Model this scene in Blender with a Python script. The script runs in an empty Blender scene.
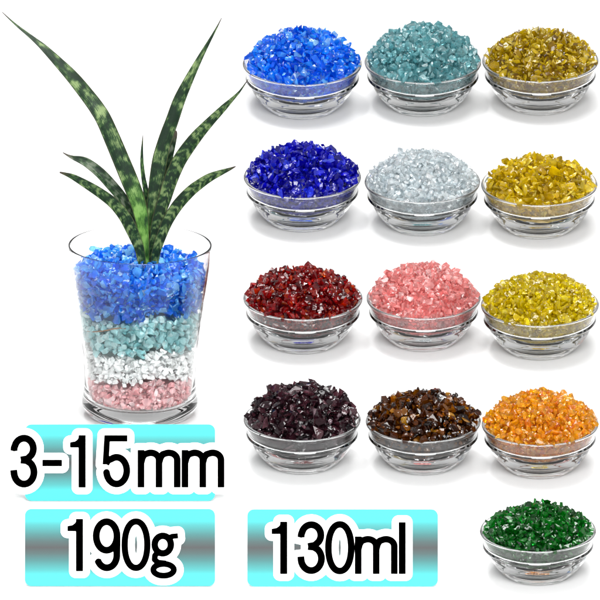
import bpy, bmesh, math, random
import numpy as np
from mathutils import Vector, Matrix

# ------------------------------------------------------------------ basics
S = 0.00077                       # one unit below = 0.77 mm (a bowl is 9 cm wide)
TH = math.radians(23.0)           # the camera looks down by this much
CT, ST = math.cos(TH), math.sin(TH)
sc = bpy.context.scene
C = sc.collection
rng = np.random.default_rng(7)
random.seed(7)


def ground_y(py, z=0.0):
    """depth (units) of a point that is z above the table and seen at image height py"""
    return (300.0 - py - z * CT) / ST


def W(x, y, z):
    return Vector((x, y, z)) * S


def soften(o, deg):
    """curved breaks: only the sharper edges of a chip stay hard"""
    o.data.shade_smooth()
    o.data.set_sharp_from_angle(angle=math.radians(deg))


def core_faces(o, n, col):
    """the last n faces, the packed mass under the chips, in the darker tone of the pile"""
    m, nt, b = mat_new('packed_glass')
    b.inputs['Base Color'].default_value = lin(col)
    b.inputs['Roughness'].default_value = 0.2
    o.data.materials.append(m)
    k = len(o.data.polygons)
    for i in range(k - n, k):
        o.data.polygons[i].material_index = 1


def new_mesh(name, verts, faces, mat, parent=None, smooth=False, loc=None, rot=None, uv=None):
    me = bpy.data.meshes.new(name)
    v = np.asarray(verts, dtype=float) * S
    me.from_pydata(v.tolist(), [], faces)
    if smooth:
        me.shade_smooth()
    if uv is not None:
        lay = me.uv_layers.new(name='UVMap')
        for l in me.loops:
            lay.data[l.index].uv = uv[l.vertex_index]
    me.materials.append(mat)
    me.update()
    o = bpy.data.objects.new(name, me)
    C.objects.link(o)
    if parent is not None:
        o.parent = parent
    if loc is not None:
        o.location = loc
    if rot is not None:
        o.rotation_euler = rot
    return o


def tag(o, label=None, cat=None, group=None, kind=None):
    if label:
        o['label'] = label
    if cat:
        o['category'] = cat
    if group:
        o['group'] = group
    if kind:
        o['kind'] = kind
    return o


def empty(name, loc, rot=(0, 0, 0)):
    o = bpy.data.objects.new(name, None)
    o.empty_display_size = 0.01
    C.objects.link(o)
    o.location = loc
    o.rotation_euler = rot
    return o


def lin(c):
    out = []
    for v in c:
        v = v / 255.0
        out.append(v / 12.92 if v <= 0.04045 else ((v + 0.055) / 1.055) ** 2.4)
    return (*out, 1.0)


# ------------------------------------------------------------------ materials
def mat_new(name):
    m = bpy.data.materials.new(name)
    m.use_nodes = True
    nt = m.node_tree
    nt.nodes.clear()
    out = nt.nodes.new('ShaderNodeOutputMaterial')
    b = nt.nodes.new('ShaderNodeBsdfPrincipled')
    nt.links.new(b.outputs[0], out.inputs[0])
    return m, nt, b


def mat_plain(name, col, rough=0.6, spec=0.5):
    m, nt, b = mat_new(name)
    b.inputs['Base Color'].default_value = col
    b.inputs['Roughness'].default_value = rough
    b.inputs['Specular IOR Level'].default_value = spec
    return m


def mat_glass(name, ior=1.5, tint=(0.985, 0.992, 0.988, 1)):
    m, nt, b = mat_new(name)
    b.inputs['Base Color'].default_value = tint
    b.inputs['Roughness'].default_value = 0.0
    b.inputs['IOR'].default_value = ior
    b.inputs['Transmission Weight'].default_value = 1.0
    n = nt.nodes.new('ShaderNodeTexNoise')
    n.inputs['Scale'].default_value = 60.0
    n.inputs['Detail'].default_value = 1.0
    tc = nt.nodes.new('ShaderNodeTexCoord')
    bp = nt.nodes.new('ShaderNodeBump')
    bp.inputs['Strength'].default_value = 0.25
    bp.inputs['Distance'].default_value = 0.0006
    nt.links.new(tc.outputs['Object'], n.inputs['Vector'])
    nt.links.new(n.outputs[0], bp.inputs['Height'])
    nt.links.new(bp.outputs[0], b.inputs['Normal'])
    return m


def mat_chips(name, cols, trans=0.45, rough=0.07, spec=0.5, glow=0.22):
    """cols: list of (position, sRGB) picked at random per chip"""
    m, nt, b = mat_new(name)
    g = nt.nodes.new('ShaderNodeNewGeometry')
    r = nt.nodes.new('ShaderNodeValToRGB')
    els = r.color_ramp.elements
    while len(els) > 1:
        els.remove(els[-1])
    els[0].position = cols[0][0]
    els[0].color = lin(cols[0][1])
    for p, c in cols[1:]:
        e = els.new(p)
        e.color = lin(c)
    nt.links.new(g.outputs['Random Per Island'], r.inputs[0])
    # cloudy streaks inside the glass
    tc = nt.nodes.new('ShaderNodeTexCoord')
    n = nt.nodes.new('ShaderNodeTexNoise')
    n.inputs['Scale'].default_value = 260.0
    n.inputs['Detail'].default_value = 3.0
    nt.links.new(tc.outputs['Object'], n.inputs['Vector'])
    mr = nt.nodes.new('ShaderNodeMapRange')
    mr.inputs[1].default_value = 0.3
    mr.inputs[2].default_value = 0.7
    mr.inputs[3].default_value = 0.75
    mr.inputs[4].default_value = 1.25
    nt.links.new(n.outputs[0], mr.inputs[0])
    mx = nt.nodes.new('ShaderNodeMix')
    mx.data_type = 'RGBA'
    mx.blend_type = 'MULTIPLY'
    mx.inputs[0].default_value = 1.0
    nt.links.new(r.outputs[0], mx.inputs[6])
    nt.links.new(mr.outputs[0], mx.inputs[7])
    nt.links.new(mx.outputs[2], b.inputs['Base Color'])
    b.inputs['Roughness'].default_value = rough
    b.inputs['IOR'].default_value = 1.52
    b.inputs['Specular IOR Level'].default_value = spec
    b.inputs['Transmission Weight'].default_value = trans
    n2 = nt.nodes.new('ShaderNodeTexNoise')
    n2.inputs['Scale'].default_value = 260.0
    n2.inputs['Detail'].default_value = 1.5
    nt.links.new(tc.outputs['Object'], n2.inputs['Vector'])
    bp = nt.nodes.new('ShaderNodeBump')
    bp.inputs['Strength'].default_value = 0.6
    bp.inputs['Distance'].default_value = 0.0016
    nt.links.new(n2.outputs[0], bp.inputs['Height'])
    nt.links.new(bp.outputs[0], b.inputs['Normal'])
    tl = nt.nodes.new('ShaderNodeBsdfTranslucent')
    nt.links.new(mx.outputs[2], tl.inputs[0])
    ms = nt.nodes.new('ShaderNodeMixShader')
    vr_ = nt.nodes.new('ShaderNodeMath')       # some chips clearer, some cloudier
    vr_.operation = 'MULTIPLY'
    vr2 = nt.nodes.new('ShaderNodeMath')
    vr2.operation = 'MULTIPLY'
    vr2.inputs[1].default_value = 7.31
    vr3 = nt.nodes.new('ShaderNodeMath')
    vr3.operation = 'FRACT'
    nt.links.new(g.outputs['Random Per Island'], vr2.inputs[0])
    nt.links.new(vr2.outputs[0], vr3.inputs[0])
    nt.links.new(vr3.outputs[0], vr_.inputs[0])
    vr_.inputs[1].default_value = glow * 2
    nt.links.new(vr_.outputs[0], ms.inputs[0])
    out = [n for n in nt.nodes if n.type == 'OUTPUT_MATERIAL'][0]
    nt.links.new(b.outputs[0], ms.inputs[1])
    nt.links.new(tl.outputs[0], ms.inputs[2])
    nt.links.new(ms.outputs[0], out.inputs[0])
    return m


# ------------------------------------------------------------------ chips
def make_protos(n, kind):
    ps = []
    for i in range(n):
        bm = bmesh.new()
        k = random.randint(10, 15) if kind == 'chunk' else random.randint(10, 14)
        if kind == 'chunk':
            d = (1.0, random.uniform(0.6, 0.95), random.uniform(0.5, 0.85))
        elif kind == 'flake':
            d = (1.0, random.uniform(0.45, 0.8), random.uniform(0.18, 0.36))
        else:
            d = (1.0, random.uniform(0.5, 0.85), random.uniform(0.35, 0.6))
        for _ in range(k):
            v = Vector([random.gauss(0, 1) for _ in range(3)])
            m = max(abs(c) for c in v) * 0.5 + v.length * 0.5
            v = v / m * random.uniform(0.88, 1.12)
            bm.verts.new((v.x * d[0] * .5, v.y * d[1] * .5, v.z * d[2] * .5))
        r = bmesh.ops.convex_hull(bm, input=bm.verts)
        dead = [e for e in r['geom_interior'] if isinstance(e, bmesh.types.BMVert)]
        bmesh.ops.delete(bm, geom=dead, context='VERTS')
        bmesh.ops.dissolve_limit(bm, angle_limit=math.radians(9), verts=bm.verts, edges=bm.edges)
        bm.verts.index_update()
        ps.append((np.array([v.co[:] for v in bm.verts]), [[v.index for v in f.verts] for f in bm.faces]))
        bm.free()
    return ps


PROTO = {k: make_protos(40, k) for k in ('chunk', 'flake', 'shard')}


def rand_rot(tilt=None):
    q = rng.normal(size=4)
    if tilt is not None:
        q = np.array([1, rng.normal() * tilt, rng.normal() * tilt, rng.normal() * 1.5])
    q /= np.linalg.norm(q)
    w, x, y, z = q
    return np.array([[1 - 2 * (y * y + z * z), 2 * (x * y - z * w), 2 * (x * z + y * w)],
                     [2 * (x * y + z * w), 1 - 2 * (x * x + z * z), 2 * (y * z - x * w)],
                     [2 * (x * z - y * w), 2 * (y * z + x * w), 1 - 2 * (x * x + y * y)]])


def scatter(points, kind, smin, smax, power=2.1, wall=None, floor=None):
    V, F, off = [], [], 0
    for p in points:
        pv, pf = PROTO[kind][rng.integers(40)]
        s = smin + (smax - smin) * rng.random() ** power
        R = rand_rot()
        v = pv @ R.T * s + np.asarray(p)[:3]
        if wall is not None:               # chips pressed against the glass lie flat on it
            rr = np.hypot(v[:, 0], v[:, 1])
            lim = wall(np.maximum(v[:, 2], 20.0))
            k = np.minimum(1.0, lim / np.maximum(rr, 1e-6))
            v[:, 0] *= k
            v[:, 1] *= k
            v[:, 2] = np.maximum(v[:, 2], floor(np.hypot(v[:, 0], v[:, 1])) + 0.35)
        V.append(v)
        F.extend([[i + off for i in f] for f in pf])
        off += len(pv)
    return V, F, off


def poisson_disc(R, spacing, tries=14000):
    cell = {}
    pts = []
    for _ in range(tries):
        a, r = rng.random() * 2 * math.pi, math.sqrt(rng.random()) * R
        x, y = r * math.cos(a), r * math.sin(a)
        cx, cy = int(x // spacing), int(y // spacing)
        ok = True
        for i in (-1, 0, 1):
            for j in (-1, 0, 1):
                for q in cell.get((cx + i, cy + j), ()):
                    if (q[0] - x) ** 2 + (q[1] - y) ** 2 < spacing * spacing:
                        ok = False
        if ok:
            cell.setdefault((cx, cy), []).append((x, y))
            pts.append((x, y))
    return pts


def lathe(profile, seg=96):
    V, F = [], []
    n = len(profile)
    for k in range(seg):
        a = 2 * math.pi * k / seg
        for r, z in profile:
            V.append((r * math.cos(a), r * math.sin(a), z))
    for k in range(seg):
        k2 = (k + 1) % seg
        for i in range(n - 1):
            F.append((k * n + i, k2 * n + i, k2 * n + i + 1, k * n + i + 1))
    return V, F


def clean(o):
    bm = bmesh.new()
    bm.from_mesh(o.data)
    bmesh.ops.remove_doubles(bm, verts=bm.verts, dist=1e-7)
    bmesh.ops.dissolve_degenerate(bm, edges=bm.edges, dist=1e-7)
    bmesh.ops.recalc_face_normals(bm, faces=bm.faces)
    bm.to_mesh(o.data)
    bm.free()
    o.data.update()


def smooth_profile(pts, n=6):
    """Catmull-Rom through the points"""
    out = []
    P = [pts[0]] + list(pts) + [pts[-1]]
    for i in range(1, len(P) - 2):
        p0, p1, p2, p3 = [np.array(P[j], float) for j in (i - 1, i, i + 1, i + 2)]
        for k in range(n):
            t = k / n
            out.append(tuple(0.5 * ((2 * p1) + (-p0 + p2) * t + (2 * p0 - 5 * p1 + 4 * p2 - p3) * t * t
                                    + (-p0 + 3 * p1 - 3 * p2 + p3) * t ** 3)))
    out.append(tuple(pts[-1]))
    return out


# ------------------------------------------------------------------ table
M_table = mat_plain('white_paper', (0.57, 0.57, 0.57, 1), 0.9, 0.0)
B = 7000
TILT = math.radians(7.0)
vase_x = 140.0 - 300.0
ramp_half, ramp_c = 74.0, 74.0 * math.tan(TILT)
vase_y = ground_y(415.0, ramp_c)
tv = [(-B, -B, 0), (B, -B, 0), (B, B, 0), (-B, B, 0)]
tf = [(0, 1, 2, 3)]


def sstep(t):
    t = min(max(t, 0.0), 1.0)
    return t * t * (3 - 2 * t)


NX, NY = 121, 81          # the paper rises in a gentle slope under the vase
gx = np.linspace(-112, 112, NX)
gy = np.linspace(-180, 90, NY)
o0 = len(tv)
for yy in gy:
    for xx in gx:
        side = 1 - sstep((abs(xx) - 66) / 42)
        hgt = max(0.0, (ramp_half - yy) * math.tan(TILT))
        front = 1 - sstep((-yy - ramp_half - 4) / 85)
        tv.append((vase_x + xx, vase_y + yy, min(hgt, 2 * ramp_c + 1) * side * front + 0.05))
for j in range(NY - 1):
    for i in range(NX - 1):
        q = o0 + j * NX + i
        tf.append((q, q + 1, q + NX + 1, q + NX))
table = new_mesh('tabletop', tv, tf, M_table)
tag(table, 'plain white studio tabletop under all the bowls', kind='structure')

# ------------------------------------------------------------------ bowls
M_glass = mat_glass('clear_glass')
bowl_outer = [(0, 1.6), (24, 1.6), (29, 0.6), (31.5, 0.2), (34, 1.2), (37.5, 4.2), (42.5, 9.5), (47, 15.5), (50.0, 21.5),
              (51.6, 26.5), (52.2, 28.4), (53.6, 28.9), (55.2, 29.6), (55.9, 31.0), (55.3, 32.6), (54.9, 34.0), (55.9, 39), (56.9, 43.2), (58.2, 44.6),
              (58.5, 46.0), (57.6, 47.2), (56.1, 47.1), (55.1, 45.6), (54.4, 41), (53.0, 35), (51.3, 30.5), (48, 24.6), (43.5, 19.2),
              (37, 14.2), (29, 11.0), (20, 9.4), (0, 8.8)]
CAV = [(0, 8.8), (20, 9.4), (29, 11.0), (37, 14.2), (43.5, 19.2), (48, 24.6), (51.3, 30.5), (53, 35), (54.4, 41), (55.1, 45.6)]


def cav_r(z):
    zs = [c[1] for c in CAV]
    rs = [c[0] for c in CAV]
    return float(np.interp(z, zs, rs))


bowl_V, bowl_F = lathe(smooth_profile(bowl_outer, 4), 128)

RIMZ = 46.0
GR = 'small clear glass bowls heaped with coloured glass chips'
GG = 'heaps of coloured crushed glass in the bowls'
# cx, radius, y of rim front, y of pile top, chip kind, size range, transmission, palette, labels
BOWLS = [
    (302.2, 59.3, 88.0, 24.7, 'shard', (5.5, 14), .65, [(0, (2, 98, 228)), (.3, (6, 135, 248)), (.7, (30, 162, 255)), (.88, (125, 215, 255)), (1, (195, 240, 255))],
     'bright sky blue', 'sky blue'),
    (422.9, 58.2, 85.8, 21.3, 'chunk', (6, 13), .7, [(0, (105, 170, 176)), (.5, (146, 203, 208)), (.85, (175, 222, 225)), (1, (218, 241, 242))],
     'greyish teal', 'teal'),
    (540.3, 58.0, 84.6, 25.6, 'flake', (5, 13), .6, [(0, (120, 88, 12)), (.3, (196, 168, 14)), (.75, (226, 204, 36)), (.93, (222, 200, 80)), (1, (245, 238, 170))],
     'brownish olive gold', 'olive brown'),
    (302.4, 58.5, 201.0, 139.7, 'shard', (6, 14), .6, [(0, (12, 6, 130)), (.4, (22, 16, 190)), (.8, (36, 40, 230)), (1, (70, 100, 250))],
     'deep cobalt blue', 'cobalt'),
    (422.4, 57.6, 205.4, 147.3, 'chunk', (5, 10), .8, [(0, (222, 232, 236)), (.5, (240, 246, 248)), (1, (253, 254, 254))],
     'colourless clear', 'colourless'),
    (539.3, 58.0, 208.4, 152.3, 'flake', (6, 16), .55, [(0, (170, 142, 8)), (.4, (222, 196, 12)), (.8, (238, 216, 34)), (1, (242, 228, 110))],
     'flaky golden yellow', 'golden'),
    (302.9, 59.4, 322.6, 264.3, 'chunk', (5.5, 12), .75, [(0, (80, 8, 22)), (.4, (160, 16, 26)), (.8, (200, 30, 28)), (.93, (225, 75, 20)), (1, (235, 110, 40))],
     'dark ruby red', 'ruby'),
    (423.6, 56.9, 321.5, 260.4, 'shard', (5.5, 12), .75, [(0, (242, 158, 156)), (.5, (250, 190, 187)), (.85, (253, 214, 212)), (1, (254, 232, 231))],
     'salmon pink', 'pink'),
    (539.9, 58.8, 329.0, 270.6, 'chunk', (5, 10.5), .7, [(0, (205, 182, 6)), (.5, (236, 219, 14)), (.85, (247, 233, 34)), (1, (232, 220, 90))],
     'acid lemon yellow', 'lemon yellow'),
    (302.2, 58.3, 443.4, 379.0, 'shard', (6, 18), .5, [(0, (22, 12, 17)), (.5, (58, 27, 38)), (.82, (98, 52, 64)), (.95, (130, 92, 100)), (1, (165, 140, 150))],
     'blackish plum', 'plum black'),
    (423.3, 57.4, 444.7, 386.7, 'chunk', (6, 15), .65, [(0, (26, 12, 6)), (.45, (80, 36, 6)), (.8, (125, 66, 8)), (.95, (205, 128, 12)), (1, (245, 185, 50))],
     'dark amber brown', 'amber brown'),
    (540.1, 58.2, 448.0, 387.3, 'chunk', (5, 11), .7, [(0, (236, 150, 60)), (.07, (238, 150, 60)), (.14, (242, 178, 20)), (.8, (250, 200, 45)), (1, (250, 212, 95))],
     'amber orange', 'orange'),
    (538.0, 57.8, 554.6, 500.2, 'shard', (5.5, 14), .75, [(0, (6, 65, 18)), (.4, (12, 125, 34)), (.8, (28, 160, 48)), (.95, (60, 170, 80)), (1, (120, 205, 130))],
     'emerald green', 'emerald'),
]
proto_bowl = None
for bi, (cx, R, yf, ytop, kind, (s0, s1), tr, pal, word, word2) in enumerate(BOWLS):
    rimc = yf - 1.2 - R * ST
    sca = R / 58.2
    by = ground_y(rimc, RIMZ * sca)
    bloc = W(cx - 300, by, 0.0)
    if proto_bowl is None:
        proto_bowl = new_mesh('glass_bowl', bowl_V, bowl_F, M_glass, smooth=True)
        clean(proto_bowl)
        proto_bowl.data.shade_smooth()
        o = proto_bowl
    else:
        o = proto_bowl.copy()
        C.objects.link(o)
    o.location = bloc
    o.scale = (sca, sca, sca)
    o.rotation_euler = (0, 0, rng.random() * 6.28)
    tag(o, 'round clear glass bowl full of %s glass chips' % word, 'bowl', GR)
    # heap
    T = rimc - ytop - 1.5
    T = T / sca
    hc = (T + math.sqrt(max(T * T - 460, 0))) / 2 - 3.6
    h = hc / CT
    mean = s0 + (s1 - s0) * 0.38
    bump = rng.normal(size=(5, 2)) * 25

    def dome(x, y, h=h, bump=bump):
        r2 = math.hypot(x, y) / 58.5
        z = 45.0 + h * (1 - r2 ** 2.9)
        for i, (u, v) in enumerate(bump):
            z += (1 if i % 2 else -1) * 1.6 * math.exp(-((x - u) ** 2 + (y - v) ** 2) / 160)
        return z
    pts = []
    for lay in range(4):
        sp = mean * (0.54 if lay < 2 else 0.75)
        Rl = 57.3 - mean * 0.32
        for (x, y) in poisson_disc(Rl, sp):
            z = dome(x, y) - lay * mean * 0.5 - mean * 0.35 + rng.normal() * mean * 0.16
            r = math.hypot(x, y)
            if z < 46:
                rm = cav_r(z) - mean * 0.45
                if r > rm:
                    x, y = x * rm / r, y * rm / r
            pts.append((x, y, z))
    # chips lying against the wall of the bowl
    zz = 11.5
    while zz < 45:
        rr = cav_r(zz) - mean * 0.32
        n = int(2 * math.pi * rr / (mean * 0.62))
        for k in range(n):
            a = 2 * math.pi * (k + rng.random()) / n
            q = rr - abs(rng.normal()) * 1.0
            pts.append((q * math.cos(a), q * math.sin(a), zz + rng.normal() * 1.2))
        zz += mean * 0.5
    for (x, y) in poisson_disc(31, mean * 0.55, 3000):
        pts.append((x, y, 9.2 + mean * 0.45 + 0.0022 * (x * x + y * y)))
    def wall(z):
        w_ = np.interp(z, [c[1] for c in CAV], [c[0] for c in CAV]) - 0.35
        return np.where(z > 45.6, 60.0, w_)
    V, F, off = scatter(pts, kind, s0, s1, wall=wall,
                        floor=lambda r: np.where(r < 50, np.interp(r, [c[0] for c in CAV], [c[1] for c in CAV]), -9))
    # the packed mass deeper inside
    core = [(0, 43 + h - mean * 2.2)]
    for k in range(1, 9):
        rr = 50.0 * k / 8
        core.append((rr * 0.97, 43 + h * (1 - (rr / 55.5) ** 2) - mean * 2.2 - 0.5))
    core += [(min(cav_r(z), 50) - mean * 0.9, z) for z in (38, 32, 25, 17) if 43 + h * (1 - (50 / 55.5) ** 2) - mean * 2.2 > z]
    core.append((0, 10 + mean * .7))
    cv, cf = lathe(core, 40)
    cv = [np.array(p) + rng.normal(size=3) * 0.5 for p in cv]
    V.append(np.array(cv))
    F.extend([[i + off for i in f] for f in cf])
    V = np.concatenate(V) * sca
    m = mat_chips('%s_glass' % word.replace(' ', '_'), pal, 0.5 + tr * 0.5, spec=0.28 if bi in (9, 10) else 0.5)
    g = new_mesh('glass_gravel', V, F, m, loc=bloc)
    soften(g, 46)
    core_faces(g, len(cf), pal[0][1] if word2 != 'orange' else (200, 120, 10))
    tag(g, 'heap of %s crushed glass chips in its bowl' % word, 'glass gravel', GG, 'stuff')

# ------------------------------------------------------------------ vase
vbase = W(vase_x, vase_y, ramp_c)
vrot = (-TILT, 0, 0)
v_out = [(0, 1.8), (30, 1.5), (41, 0.4), (46, 0.3), (51, 2.2), (55, 6.5), (57.6, 12.5), (57.6, 18), (56.3, 26), (55.6, 36), (56.0, 50),
         (57.6, 68), (60.2, 90), (63.4, 112), (66.6, 134), (69.4, 154), (71.2, 170), (71.7, 176), (71.2, 177.3), (70.2, 176.9),
         (69.7, 174), (68.3, 160), (65.6, 140), (62.0, 115), (58.8, 92), (55.7, 68), (53.9, 50), (53.2, 36), (52.8, 26), (51.5, 20),
         (48.0, 16), (42, 14), (30, 13), (0, 12.4)]
VV, VF = lathe(smooth_profile(v_out, 4), 160)
vase = new_mesh('glass_vase', VV, VF, mat_glass('thin_vase_glass', 1.28), loc=vbase, rot=vrot)
clean(vase)
vase.data.shade_smooth()
tag(vase, 'tall clear glass vase with flared rim holding plant and layered glass chips', 'vase')
v_in = sorted([(12.4, 0), (13, 30), (14, 42), (16, 48), (20, 51.5), (26, 52.8), (36, 53.2), (50, 53.9), (68, 55.7), (92, 58.8), (115, 62), (140, 65.6), (160, 68.3)])


def vr(z):
    return float(np.interp(z, [a for a, b in v_in], [b for a, b in v_in]))


VR = {'blue': [(0, (14, 110, 232)), (.35, (45, 152, 248)), (.7, (90, 192, 253)), (.9, (155, 225, 255)), (1, (210, 240, 255))],
      'teal': [(0, (165, 220, 224)), (.5, (195, 235, 237)), (1, (228, 247, 248))],
      'white': [(0, (250, 252, 252)), (1, (255, 255, 255))],
      'pink': [(0, (253, 200, 204)), (.5, (254, 217, 219)), (1, (255, 238, 239))]}
# layer: z range (units above the base of the vase), wave of its lower edge
LAY = [('pink', 13.5, 43, 'chunk', (5, 11), .45, 'salmon pink glass chips, lowest layer in the vase'),
       ('white', 43, 74, 'chunk', (5, 11), .2, 'colourless white glass chips between pink and teal layers'),
       ('teal', 74, 112, 'chunk', (6, 14), .5, 'pale teal glass chips below the blue layer in the vase'),
       ('blue', 112, 159, 'shard', (6, 15), .7, 'blue glass chips, top layer round the plant in the vase')]


def edge(z, a):
    """height of the layer boundary z in direction a"""
    if z < 20 or z > 150:
        return z
    return z + 4.0 * math.sin(3 * a + z) + 2.2 * math.sin(7 * a + 2 * z) - 2.0 * math.sin(a) * 0.5


def top_z(x, y):
    return 162 + 5.5 * math.exp(-((x + 18) ** 2 + (y - 25) ** 2) / 900) + 2.5 * math.exp(-((x - 30) ** 2 + (y + 10) ** 2) / 500) \
        - 5.0 * ((x * x + y * y) / 4300)


for nm, za, zb, kind, (s0, s1), tr, lab in LAY:
    mean = s0 + (s1 - s0) * 0.38
    pts = []
    for sh in range(3):
        z = za + mean * 0.35
        while z < zb + 4:
            rr = vr(z) - 0.3 - mean * (0.28 + 0.6 * sh)
            n = int(2 * math.pi * rr / (mean * 0.66))
            for k in range(n):
                a = 2 * math.pi * (k + rng.random()) / n
                zz = z + rng.normal() * mean * 0.3
                lo, hi = edge(za, a), edge(zb, a)
                if zz < lo + mean * .3 or zz > hi - (mean * .2 if zb < 150 else 6):
                    continue
                rr2 = rr - abs(rng.normal()) * 0.7
                pts.append((rr2 * math.cos(a), rr2 * math.sin(a), zz))
            z += mean * 0.6
    if nm == 'blue':
        for lay in range(4):
            for (x, y) in poisson_disc(vr(154) - 1 - mean * 0.5, mean * 0.62):
                pts.append((x, y, top_z(x, y) - lay * mean * 0.5 + rng.normal() * mean * .22 - mean * .3))
    if nm == 'pink':
        for (x, y) in poisson_disc(42, mean * 0.6, 5000):
            pts.append((x, y, 15.2 + mean * .45))
    V, F, off = scatter(pts, kind, s0, s1, wall=lambda z: np.interp(z, [a for a, b in v_in], [b for a, b in v_in]) - 0.3,
                        floor=lambda r: np.interp(r, [0, 30, 42, 48, 51.5], [12.4, 13, 14, 16, 20]))
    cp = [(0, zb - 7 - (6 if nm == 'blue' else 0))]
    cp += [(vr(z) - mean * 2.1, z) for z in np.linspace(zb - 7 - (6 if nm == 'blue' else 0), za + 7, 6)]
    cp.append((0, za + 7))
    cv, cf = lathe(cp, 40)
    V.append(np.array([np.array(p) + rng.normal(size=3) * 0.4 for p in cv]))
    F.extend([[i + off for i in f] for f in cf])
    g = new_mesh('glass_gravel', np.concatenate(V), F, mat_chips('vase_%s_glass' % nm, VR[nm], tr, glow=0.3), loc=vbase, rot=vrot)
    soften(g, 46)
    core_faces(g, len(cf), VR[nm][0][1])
    tag(g, lab, 'glass gravel', 'layers of crushed glass in the vase', 'stuff')


# ------------------------------------------------------------------ plant
def mat_leaf(name, bandf, pale, thr, seed, green_from=9.0):
    m, nt, b = mat_new(name)
    L = nt.links
    N = nt.nodes.new
    uv = N('ShaderNodeUVMap')
    uv.uv_map = 'UVMap'
    sep = N('ShaderNodeSeparateXYZ')
    L.new(uv.outputs[0], sep.inputs[0])
    fr = N('ShaderNodeMath')
    fr.operation = 'FRACT'
    L.new(sep.outputs[0], fr.inputs[0])

    def noise(sx, sy, detail, rough=0.6, off=0.0):
        mp = N('ShaderNodeMapping')
        mp.inputs['Scale'].default_value = (sx, sy, 1)
        mp.inputs['Location'].default_value = (seed + off, off * 3.1, seed)
        L.new(uv.outputs[0], mp.inputs[0])
        n = N('ShaderNodeTexNoise')
        n.inputs['Scale'].default_value = 1.0
        n.inputs['Detail'].default_value = detail
        n.inputs['Roughness'].default_value = rough
        L.new(mp.outputs[0], n.inputs['Vector'])
        return n.outputs[0]

    def math2(op, a, bb):
        q = N('ShaderNodeMath')
        q.operation = op
        for i, s in enumerate((a, bb)):
            if isinstance(s, float):
                q.inputs[i].default_value = s
            else:
                L.new(s, q.inputs[i])
        return q.outputs[0]
    band = noise(0.9, bandf, 2.0)
    # zigzag cross bars
    chev = math2('MULTIPLY', math2('ABSOLUTE', math2('SUBTRACT', fr.outputs[0], 0.5), 0.0), 0.12)
    ph = math2('MULTIPLY', math2('ADD', math2('SUBTRACT', sep.outputs[1], chev), math2('MULTIPLY', noise(1.5, 3.0, 2.0, .6, 14.0), 0.22)), bandf * 6.2)
    bars = math2('MULTIPLY', math2('SINE', ph, 0.0), 0.075 if bandf > 7 else 0.035)
    band = math2('ADD', band, bars)
    speck = noise(22.0, 26.0, 5.0, 0.75, 4.0)
    speck2 = noise(14.0, 4.0, 3.0, 0.7, 9.0)
    f = math2('ADD', band, math2('MULTIPLY', math2('SUBTRACT', speck, 0.5), 0.55))
    f = math2('ADD', f, math2('MULTIPLY', math2('SUBTRACT', speck2, 0.5), 0.45))
    r = N('ShaderNodeValToRGB')
    e = r.color_ramp.elements
    e[0].position = thr - 0.09
    e[0].color = lin((13, 31, 18))
    e[1].position = thr + 0.14
    e[1].color = lin(pale)
    q = e.new(thr)
    q.color = lin((30, 56, 28))
    L.new(f, r.inputs[0])
    gb = N('ShaderNodeMapRange')          # fresher green towards the base
    gb.inputs[1].default_value = green_from
    gb.inputs[2].default_value = green_from + 0.5
    gb.inputs[4].default_value = 0.6
    L.new(sep.outputs[1], gb.inputs[0])
    r2 = N('ShaderNodeValToRGB')
    e2 = r2.color_ramp.elements
    e2[0].position = thr - 0.2
    e2[0].color = lin((14, 50, 14))
    e2[1].position = thr + 0.1
    e2[1].color = lin((88, 138, 50))
    L.new(f, r2.inputs[0])
    mg = N('ShaderNodeMix')
    mg.data_type = 'RGBA'
    L.new(gb.outputs[0], mg.inputs[0])
    L.new(r.outputs[0], mg.inputs[6])
    L.new(r2.outputs[0], mg.inputs[7])
    # brownish leaf margin
    d = math2('ABSOLUTE', math2('SUBTRACT', fr.outputs[0], 0.5), 0.0)
    mr = N('ShaderNodeMapRange')
    mr.inputs[1].default_value = 0.43
    mr.inputs[2].default_value = 0.485
    L.new(d, mr.inputs[0])
    mx = N('ShaderNodeMix')
    mx.data_type = 'RGBA'
    L.new(mr.outputs[0], mx.inputs[0])
    L.new(mg.outputs[2], mx.inputs[6])
    mx.inputs[7].default_value = lin((62, 66, 44))
    tp = N('ShaderNodeMapRange')          # dry brown tip
    tp.inputs[1].default_value = 0.14
    tp.inputs[2].default_value = 0.03
    L.new(sep.outputs[1], tp.inputs[0])
    mt = N('ShaderNodeMix')
    mt.data_type = 'RGBA'
    L.new(tp.outputs[0], mt.inputs[0])
    L.new(mx.outputs[2], mt.inputs[6])
    mt.inputs[7].default_value = lin((52, 44, 36))
    L.new(mt.outputs[2], b.inputs['Base Color'])
    b.inputs['Roughness'].default_value = 0.38
    b.inputs['Specular IOR Level'].default_value = 0.2
    bp = N('ShaderNodeBump')
    bp.inputs['Strength'].default_value = 0.4
    bp.inputs['Distance'].default_value = 0.0004
    L.new(speck, bp.inputs['Height'])
    L.new(bp.outputs[0], b.inputs['Normal'])
    return m


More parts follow.
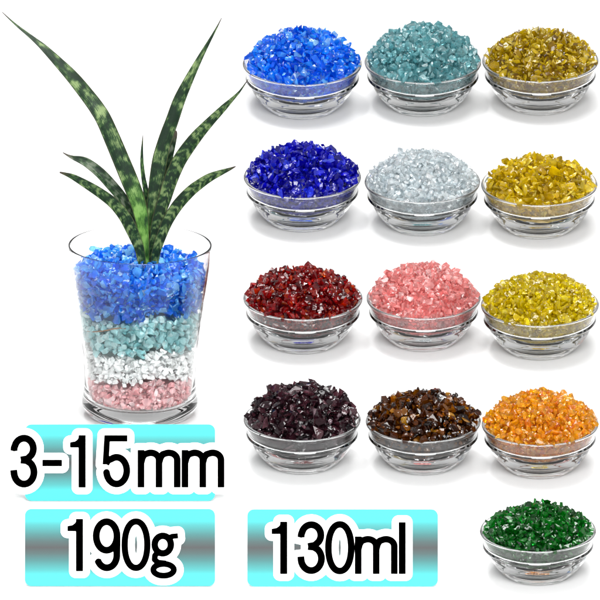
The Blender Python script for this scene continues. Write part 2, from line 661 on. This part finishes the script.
ML = {'broad': mat_leaf('mottled_leaf', 5.5, (106, 124, 80), 0.535, 0.0, 2.1),
      'fine': mat_leaf('barred_leaf', 11.0, (88, 106, 66), 0.52, 20.0),
      'dark': mat_leaf('grey_green_leaf', 8.0, (88, 96, 82), 0.52, 40.0),
      'young': mat_leaf('young_leaf', 9.0, (80, 112, 56), 0.55, 60.0)}
rim_y = vase_y + 160 * math.sin(TILT)      # depth of the vase axis at the height of the chips
LEAVES = [  # (px, py, width), material, depth of base, depth of tip, fold, side lean
    ('A', [(2, 12, .6), (15, 24, 2), (28, 34.5, 3.6), (36, 41, 5), (44, 48, 7), (58, 62, 10), (74, 79, 13), (90, 99, 14.6), (97.2, 109, 15.3), (103.8, 120, 15.8), (112.6, 140, 16.4),
           (121, 160, 16.8), (129.3, 180, 17), (137, 200, 16), (141.5, 218, 13.8), (143.5, 240, 11), (144.5, 266, 10)], 'broad', -8, 25, .16, 0.25),
    ('B', [(221.6, 18, .6), (216, 29, 1.8), (211, 38, 2.8), (200, 58, 5.7), (188.8, 80, 9.3), (179.5, 100, 12), (172.5, 120, 13), (168, 132, 13.4),
           (164, 144, 13.8), (160, 160, 15), (157, 180, 15), (154, 200, 13), (152, 220, 11), (151, 245, 10.5), (150.5, 266, 10)], 'broad', 0, 10, .2, -0.2),
    ('C', [(248, 79.5, .6), (240, 91, 2), (232, 99.5, 4), (224, 107.5, 6.5), (208, 124, 9.5), (194, 140, 12.5), (180, 160, 14), (171, 180, 14), (164.5, 200, 13), (158, 220, 11.5),
           (154, 245, 10), (152, 266, 9)], 'fine', -6, -20, .22, -0.3),
    ('D', [(235.5, 166.5, 1), (230, 169, 3), (220, 173, 6), (210, 177.5, 8.5), (200, 184, 10), (190, 192, 11), (178, 205, 11.5), (168.5, 220, 11), (162.5, 234, 10), (157, 250, 9),
           (154, 266, 8)], 'fine', -14, -45, .25, -0.35),
    ('E', [(63, 152.6, .8), (68, 155.5, 2.2), (74, 158, 4.5), (81, 160, 7.5), (88, 163.5, 9.3), (100, 173, 10.5), (112, 186, 11), (122, 198, 10.5), (130, 210, 9.5), (135, 228, 8.5),
           (141, 246, 8), (145, 262, 7)], 'dark', 10, 30, .25, 0.3),
    ('F', [(60, 172.4, 1.6), (66, 174.3, 3.5), (74, 177.5, 6), (88, 185.5, 8.5), (102, 194.5, 10), (114, 204, 11), (124, 216, 12), (130.5, 228, 12), (135, 238, 11), (139.5, 250, 9.5),
           (142, 266, 8)], 'fine', -14, -40, .25, 0.3),
    ('G', [(143, 135, .5), (142, 150, 2.3), (142, 164, 3.6), (143.5, 178, 4.4), (146, 192, 5.5), (148, 212, 5.5), (149, 240, 5), (149, 262, 4)], 'young', 8, 12, .1, 0.1),
    ('H', [(175.5, 130.5, 1.5), (175.3, 133.5, 4.2), (173.5, 142, 5.4), (168.5, 164, 6.5), (164, 188, 7.5), (159, 212, 8), (154, 240, 7), (151, 262, 6)], 'dark', 12, 22, .15, -0.2),
]
plant = empty('snake_plant', W(147 - 300, rim_y, (300 - 260 - rim_y * ST) / CT))
tag(plant, 'snake plant with long mottled dark green leaves growing from the vase', 'plant')


def to_local(p):
    return (Vector(p) * S - plant.location) / S


for li, (nm, pts, mk, db, dt, fold, lean) in enumerate(LEAVES):
    sm = smooth_profile([tuple(p) for p in pts], 5)
    L3 = []
    n = len(sm)
    for i, (px, py, w) in enumerate(sm):
        t = 1 - i / (n - 1)                    # 1 at tip
        y = rim_y + db + (dt - db) * t ** 1.5
        z = (300 - py - y * ST) / CT
        L3.append((Vector((px - 300, y, z)), max(w, .3)))
    V, F, UV = [], [], []
    K = 9
    length = 0.0
    for i, (p, w) in enumerate(L3):
        a = L3[max(i - 1, 0)][0]
        bq = L3[min(i + 1, n - 1)][0]
        tan = (bq - a).normalized()
        if i:
            length += (p - L3[i - 1][0]).length
        view = Vector((math.sin(lean) * 0.6, -CT, ST)).normalized()
        side = tan.cross(view).normalized()
        nrm = side.cross(tan).normalized()
        if nrm.dot(view) < 0:
            nrm = -nrm
        hw = w * 0.5 * 1.02
        th = min(0.9, 0.12 * w + .1)
        ring = []
        for k in range(K):
            u = k / (K - 1) * 2 - 1
            q = p + side * (u * hw) + nrm * (fold * w * (u * u - 0.5)) + nrm * th * math.sqrt(max(0, 1 - u * u)) * 0.8
            ring.append((q, (u * .5 + .5) * 0.998 + .001))
        for k in range(K - 2, 0, -1):
            u = k / (K - 1) * 2 - 1
            q = p + side * (u * hw) + nrm * (fold * w * (u * u - 0.5)) - nrm * th * math.sqrt(max(0, 1 - u * u)) * 1.6
            ring.append((q, (u * .5 + .5) * 0.998 + .001))
        for q, u in ring:
            V.append(tuple(to_local(q * S / S)) if False else tuple((q - plant.location / S)))
            UV.append((u + li, length / 100.0))
    m = 2 * K - 2
    for i in range(n - 1):
        for k in range(m):
            k2 = (k + 1) % m
            F.append((i * m + k, i * m + k2, (i + 1) * m + k2, (i + 1) * m + k))
    F.append(tuple(range(m))[::-1])
    F.append(tuple((n - 1) * m + k for k in range(m)))
    lf = new_mesh('leaf', V, F, ML[mk], parent=plant, smooth=True, uv=UV)
lf_labels = ['longest leaf, arching out to the upper left', 'tall straight leaf leaning right with pale patches', 'broad barred leaf reaching right behind the others',
             'lowest right leaf, curving outwards', 'upper of the two short left leaves, greyish', 'lowest short leaf curving left',
             'tiny thin spike of a new leaf in the middle', 'grey green leaf with a blunt tip half hidden behind tall leaf']
for o, l in zip([c for c in C.objects if c.parent == plant], lf_labels):
    o['label'] = l

# thin brown root showing between the teal chips
def tube(pts, r, seg=7):
    V, F = [], []
    pts = [Vector(p) for p in pts]
    for i, p in enumerate(pts):
        t = (pts[min(i + 1, len(pts) - 1)] - pts[max(i - 1, 0)]).normalized()
        s = t.cross(Vector((0, 0.3, 1))).normalized()
        u = s.cross(t)
        rr = r * (0.5 + 0.5 * math.sin(math.pi * (i + 0.5) / len(pts)))
        for k in range(seg):
            a = 2 * math.pi * k / seg
            V.append(tuple(p + s * math.cos(a) * rr + u * math.sin(a) * rr))
    for i in range(len(pts) - 1):
        for k in range(seg):
            F.append((i * seg + k, i * seg + (k + 1) % seg, (i + 1) * seg + (k + 1) % seg, (i + 1) * seg + k))
    return V, F


# ------------------------------------------------------------------ lettering
def arc(cx, cy, rx, ry, a0, a1, n=14, e=1.0):
    out = []
    for i in range(n + 1):
        a = math.radians(a0 + (a1 - a0) * i / n)
        c, s = math.cos(a), math.sin(a)
        out.append((cx + rx * math.copysign(abs(c) ** e, c), cy - ry * math.copysign(abs(s) ** e, s)))
    return out


def seg_field(X, Y, strokes):
    f = np.full(X.shape, 1e9)
    for pts, w in strokes:
        h = w / 2
        closed = pts[0] == pts[-1]
        for i in range(len(pts) - 1):
            (ax, ay), (bx, by) = pts[i], pts[i + 1]
            L = math.hypot(bx - ax, by - ay)
            if L < 1e-6:
                continue
            ux, uy = (bx - ax) / L, (by - ay) / L
            dx, dy = X - (ax + bx) / 2, Y - (ay + by) / 2
            qx = np.abs(dx * ux + dy * uy) - L / 2
            qy = np.abs(-dx * uy + dy * ux) - h
            d = np.hypot(np.maximum(qx, 0), np.maximum(qy, 0)) + np.minimum(np.maximum(qx, qy), 0)
            f = np.minimum(f, d)
        rng_j = range(len(pts)) if closed else range(1, len(pts) - 1)
        for i in rng_j:
            f = np.minimum(f, np.hypot(X - pts[i][0], Y - pts[i][1]) - h)
    return f


def poly_field(X, Y, P):
    """distance to a convex-ish polygon (negative inside, even-odd)"""
    d = np.full(X.shape, 1e9)
    inside = np.zeros(X.shape, bool)
    n = len(P)
    for i in range(n):
        (ax, ay), (bx, by) = P[i], P[(i + 1) % n]
        ex, ey = bx - ax, by - ay
        wx, wy = X - ax, Y - ay
        t = np.clip((wx * ex + wy * ey) / (ex * ex + ey * ey), 0, 1)
        d = np.minimum(d, np.hypot(wx - ex * t, wy - ey * t))
        if ay != by:
            cond = ((ay > Y) != (by > Y)) & (X < ex * (Y - ay) / ey + ax)
            inside ^= cond
    return np.where(inside, -d, d)


def march(f, xs, ys, level, zf, zb):
    """filled region f<level as a slab between zb and zf; returns verts, faces (x right, y up, z front)"""
    g = f - level
    V, F, idx = [], [], {}

    def vid(x, y, z):
        k = (round(x, 4), round(y, 4), z)
        if k not in idx:
            idx[k] = len(V)
            V.append((x, y, z))
        return idx[k]
    ny, nx = g.shape
    ins = g < 0
    for j in range(ny - 1):
        i = 0
        row = ins[j, :-1].astype(int) + ins[j, 1:] + ins[j + 1, :-1] + ins[j + 1, 1:]
        while i < nx - 1:
            if row[i] == 0:
                i += 1
                continue
            if row[i] == 4:
                k = i
                while k + 1 < nx - 1 and row[k + 1] == 4 and k - i < 200:
                    k += 1
                F.append([vid(xs[i], ys[j + 1], zf), vid(xs[k + 1], ys[j + 1], zf), vid(xs[k + 1], ys[j], zf), vid(xs[i], ys[j], zf)])
                i = k + 1
                continue
            cs = [(i, j + 1), (i + 1, j + 1), (i + 1, j), (i, j)]
            poly, cross = [], []
            for a in range(4):
                (i0, j0), (i1, j1) = cs[a], cs[(a + 1) % 4]
                ga, gb = g[j0, i0], g[j1, i1]
                if ga < 0:
                    poly.append((xs[i0], ys[j0]))
                if (ga < 0) != (gb < 0):
                    t = ga / (ga - gb)
                    c = (xs[i0] + (xs[i1] - xs[i0]) * t, ys[j0] + (ys[j1] - ys[j0]) * t)
                    poly.append(c)
                    cross.append((c, ga < 0))
            if len(poly) >= 3:
                F.append([vid(p[0], p[1], zf) for p in poly])
            if len(cross) == 2:
                (c1, _), (c2, _) = cross
                F.append([vid(c1[0], c1[1], zf), vid(c2[0], c2[1], zf), vid(c2[0], c2[1], zb), vid(c1[0], c1[1], zb)])
            i += 1
    return V, F


def g3(x, y, sx=1.0):      # '3' whose outline box starts at x (left), y (top); 27.5 x 53
    q = lambda a, b: (x + a * sx, y + b)
    top = [q(4.0, 16.2)] + [q(a, b) for a, b in [(4.2, 13.2)]] + [(px, py) for px, py in arc(x + 14 * sx, y + 14.0, 9.4 * sx, 10.4, 165, -38, 16)] + [q(17.5, 24.2), q(10.8, 25.4)]
    bot = [q(10.8, 25.4), q(16.5, 26.0)] + arc(x + 14 * sx, y + 37.6, 10.0 * sx, 11.9, 50, -172, 18) + [q(3.7, 35.4)]
    return [(top, 7.0), (bot, 7.0)]


def g1(x, y):      # '1': flag starts at x, top y; 15.5 x 52.3
    return [([(x + 12, y), (x + 12, y + 52.3)], 7.1)], [[(x, y + 7.2), (x, y + 12.3), (x + 9, y + 12.3), (x + 12.5, y + 6), (x + 12, y), (x + 9.8, y), (x + 7.6, y + 4.2), (x + 5, y + 6.2)]]


def gm(c1, c2, c3, top, bot, w=6.7):
    out = [([(c1, top + .8), (c1, bot)], w)]
    for a, b in ((c1, c2), (c2, c3)):
        m = (a + b) / 2 + 0.8
        rx = b - m
        st = [(a + 0.3, top + 13.0)] + [(a + 1.4, top + 8.6), (a + 3.6, top + 5.2)] + arc(m, top + 3.6 + 7.0, rx, 7.0, 105, 0, 9) + [(b, bot)]
        out.append((st, w))
    return out


def g0(cx, cy, rx, ry, w):
    return [(arc(cx, cy, rx, ry, 0, 360, 44, 0.93)[:-1] + [arc(cx, cy, rx, ry, 0, 360, 44, 0.93)[0]], w)]


def text1():
    st, po = [], []
    st += g3(10, 435.4)
    st.append(([(42.4, 463.8), (62, 463.8)], 6.4))
    a, b = g1(70.1, 436)
    st += a; po += b
    st.append(([(104.4, 439.2), (127.4, 439.2)], 6.3))                         # 5
    po.append([(104.4, 436.2), (110.2, 436.2), (109.0, 459), (108.6, 465.2), (102.6, 465.2)])
    st.append(([(105.8, 464.6), (108.2, 461.2)] + arc(116.6, 471.4, 10.2, 13.4, 118, -172, 26) + [(105.9, 472.8)], 6.8))
    st += gm(141, 159, 177.2, 450, 488.2)
    st += gm(185, 202.8, 221, 450, 488.2)
    return st, po


def text2():
    st, po = [], []
    a, b = g1(67.5, 519.7)
    st += a; po += b
    bowl = arc(106.6, 536.8, 10.4, 14.3, 0, 360, 32)
    st.append((bowl[:-1] + [bowl[0]], 6.9))
    st.append(([(117.0, 536.8), (117.0, 545), (116.8, 553)] + arc(106.9, 556.2, 9.9, 12.4, -4, -158, 16), 6.9))
    st += g0(136, 545.5, 11.3, 23.2, 6.4)
    u = arc(162.8, 545.4, 8.1, 8.8, 0, 360, 26)
    st.append((u[:-1] + [u[0]], 6.6))
    st.append(([(167.8, 539.4), (171.8, 537.2), (178, 536.6)], 5.2))
    st.append(([(158.2, 552.6), (154.9, 556.4), (154.6, 560.4), (158, 563.4), (166, 564.2)], 5.8))
    l = arc(163.6, 570.6, 10.3, 5.9, 0, 360, 26)
    st.append((l[:-1] + [l[0]], 6.0))
    return st, po


def text3():
    st, po = [], []
    a, b = g1(271.7, 522.5)
    st += a; po += b
    st += g3(297, 521.9, 1.02)
    st += g0(339.8, 548.5, 11.4, 23.3, 6.7)
    st += gm(358.2, 376.2, 394.3, 536.4, 574.8)
    st.append(([(402.2, 523), (402.2, 574.8)], 6.9))
    return st, po


def mat_board():
    m, nt, b = mat_new('cyan_grey_banded_board')
    tc = nt.nodes.new('ShaderNodeTexCoord')
    sp = nt.nodes.new('ShaderNodeSeparateXYZ')
    nt.links.new(tc.outputs['Generated'], sp.inputs[0])
    r = nt.nodes.new('ShaderNodeValToRGB')
    e = r.color_ramp.elements
    cy, gy = (.063, .60, .60, 1), (.066, .068, .069, 1)
    e[0].position = 0.05
    e[0].color = cy
    e[1].position = 0.95
    e[1].color = cy
    for p, c in ((0.12, (.063, .38, .38, 1)), (0.21, (.062, .25, .25, 1)), (0.33, (.06, .148, .148, 1)), (0.42, (.065, .095, .095, 1)), (0.5, gy)):
        for t in {p, 1 - p}:
            q = e.new(t)
            q.color = c
    nt.links.new(sp.outputs[1], r.inputs[0])
    nt.links.new(r.outputs[0], b.inputs['Base Color'])
    b.inputs['Roughness'].default_value = 0.9
    b.inputs['Specular IOR Level'].default_value = 0.0
    return m


M_board = mat_board()
M_halo = mat_plain('white_card', (0.9, 0.9, 0.9, 1), 0.9, 0.0)
M_black = mat_plain('black_lettering', (0.0, 0.0, 0.0, 1), 1.0, 0.0)


def rounded_slab(x0, y0, x1, y1, r, zf, zb):
    out = []
    for cx, cy, a0 in ((x1 - r, y1 - r, 0), (x0 + r, y1 - r, 90), (x0 + r, y0 + r, 180), (x1 - r, y0 + r, 270)):
        for k in range(9):
            a = math.radians(a0 + 90 * k / 8)
            out.append((cx + r * math.cos(a), cy + r * math.sin(a)))
    n = len(out)
    V = [(x, y, zf) for x, y in out] + [(x, y, zb) for x, y in out]
    F = [tuple(range(n)), tuple(range(2 * n - 1, n - 1, -1))]
    F += [(i, n + i, n + (i + 1) % n, (i + 1) % n) for i in range(n)]
    return V, F


SIGNS = [((25, 425.3, 215, 501.5), text1, 'cyan and grey board with black lettering 3-15mm below the vase', '3-15mm', (2, 427, 232, 497)),
         ((25, 509.8, 215, 586.8), text2, 'cyan and grey board with black lettering 190g in the lower left corner', '190g', (58, 510, 190, 588)),
         ((247.4, 510.2, 437.8, 587), text3, 'cyan and grey board with black lettering 130ml under the plum bowl', '130ml', (262, 512, 416, 585))]
for (px0, py0, px1, py1), fn, lab, _, box in SIGNS:
    base = W((px0 + px1) / 2 - 300, ground_y(py1), 0)
    e = empty('sign_board', base + Vector((0, 0, 0.9 * S)), (math.radians(90) - TH, 0, 0))
    tag(e, lab, 'sign', 'cyan and grey lettered boards')
    cx = (px0 + px1) / 2
    V, F = rounded_slab(px0 - cx, 0, px1 - cx, py1 - py0, 6.5, 0.0, -2.0)
    new_mesh('plate', V, F, M_board, parent=e)
    st, po = fn()
    step = 0.5
    xs = np.arange(box[0], box[2] + 1e-6, step)
    ys = np.arange(box[1], box[3] + 1e-6, step)
    X, Y = np.meshgrid(xs, ys)
    f = seg_field(X, Y, st)
    for P in po:
        f = np.minimum(f, poly_field(X, Y, P))
    lx, ly = xs - cx, py1 - ys
    # white card border, kept on the board's height
    lim = np.maximum(f, np.maximum(py0 + 1 - Y, Y - (py1 - .6)) * 1.0 + 6.9)
    V, F = march(np.where(np.isfinite(lim), lim, f), lx, ly, 6.9, 0.8, 0.004)
    new_mesh('lettering_border', V, F, M_halo, parent=e)
    V, F = march(f, lx, ly, 0.0, 1.3, 0.81)
    new_mesh('lettering', V, F, M_black, parent=e)

# root
rp = []
for (px, py) in [(88, 331), (94, 331.6), (101, 331), (108, 330), (114, 328.6), (120, 327.8), (126, 328.6)]:
    # sits just inside the front wall of the vase
    xx = px - 140
    zloc = (415 - py) / math.cos(TH - TILT) - 15
    for _ in range(3):
        rr = vr(zloc) - 0.75
        yy = -math.sqrt(max(rr * rr - xx * xx, 0))
        zloc = ((415 - py) - yy * math.sin(TH - TILT)) / math.cos(TH - TILT)
    p = Matrix.Rotation(-TILT, 3, 'X') @ Vector((xx, yy, zloc)) + vbase / S
    rp.append(p - plant.location / S)
V, F = tube(rp, 0.75)
root = new_mesh('root', V, F, mat_plain('brown_root', lin((130, 100, 75)), 0.7), parent=plant, smooth=True)
root['label'] = 'thin brown root showing through the teal chips'

# ------------------------------------------------------------------ light
def area(name, direction, dist, size, power, color=(1, 1, 1), shape='DISK'):
    l = bpy.data.lights.new(name, 'AREA')
    l.shape = shape
    l.size = size
    l.energy = power
    l.color = color
    o = bpy.data.objects.new(name, l)
    C.objects.link(o)
    d = Vector(direction).normalized()
    o.location = d * dist
    o.rotation_euler = (-d).to_track_quat('-Z', 'Y').to_euler()
    return o


area('studio_softbox', (0.0, 0.16, 1.0), 4.0, 2.6, 195)
area('added_glint_light', (-0.15, 0.1, 1.0), 4.0, 0.25, 35)  # small unseen lamp, added to give the glass facets sharp sparkles
area('added_front_fill', (0.1, -1.0, 0.6), 4.0, 2.8, 285)  # added light from the camera side, brightens boards, vase and chip fronts

w = bpy.data.worlds.new('World')
sc.world = w
w.use_nodes = True
nt = w.node_tree
bg = nt.nodes['Background']
bg.inputs[1].default_value = 1.0
tc = nt.nodes.new('ShaderNodeTexCoord')
sp = nt.nodes.new('ShaderNodeSeparateXYZ')
nt.links.new(tc.outputs['Generated'], sp.inputs[0])
r = nt.nodes.new('ShaderNodeValToRGB')
e = r.color_ramp.elements
e[0].position = 0.0
e[0].color = (0.3, 0.3, 0.3, 1)
e[1].position = 0.8
e[1].color = (0.85, 0.85, 0.85, 1)
nt.links.new(sp.outputs[2], r.inputs[0])
nt.links.new(r.outputs[0], bg.inputs[0])

# ------------------------------------------------------------------ camera
cam = bpy.data.cameras.new('camera')
cam.type = 'ORTHO'
cam.ortho_scale = 600 * S
cam.clip_start = 0.01
cam.clip_end = 50
co = bpy.data.objects.new('camera', cam)
C.objects.link(co)
co.location = Vector((0, -CT, ST)) * 2.4
co.rotation_euler = (math.radians(90) - TH, 0, 0)
sc.camera = co

sc.view_settings.view_transform = 'Standard'
sc.view_settings.look = 'None'
sc.view_settings.exposure = 0.0
sc.view_settings.gamma = 1.0
sc.render.engine = 'CYCLES'
cy = sc.cycles
cy.use_denoising = True
cy.max_bounces = 20
cy.diffuse_bounces = 4
cy.glossy_bounces = 6
cy.transmission_bounces = 16
cy.sample_clamp_indirect = 25.0
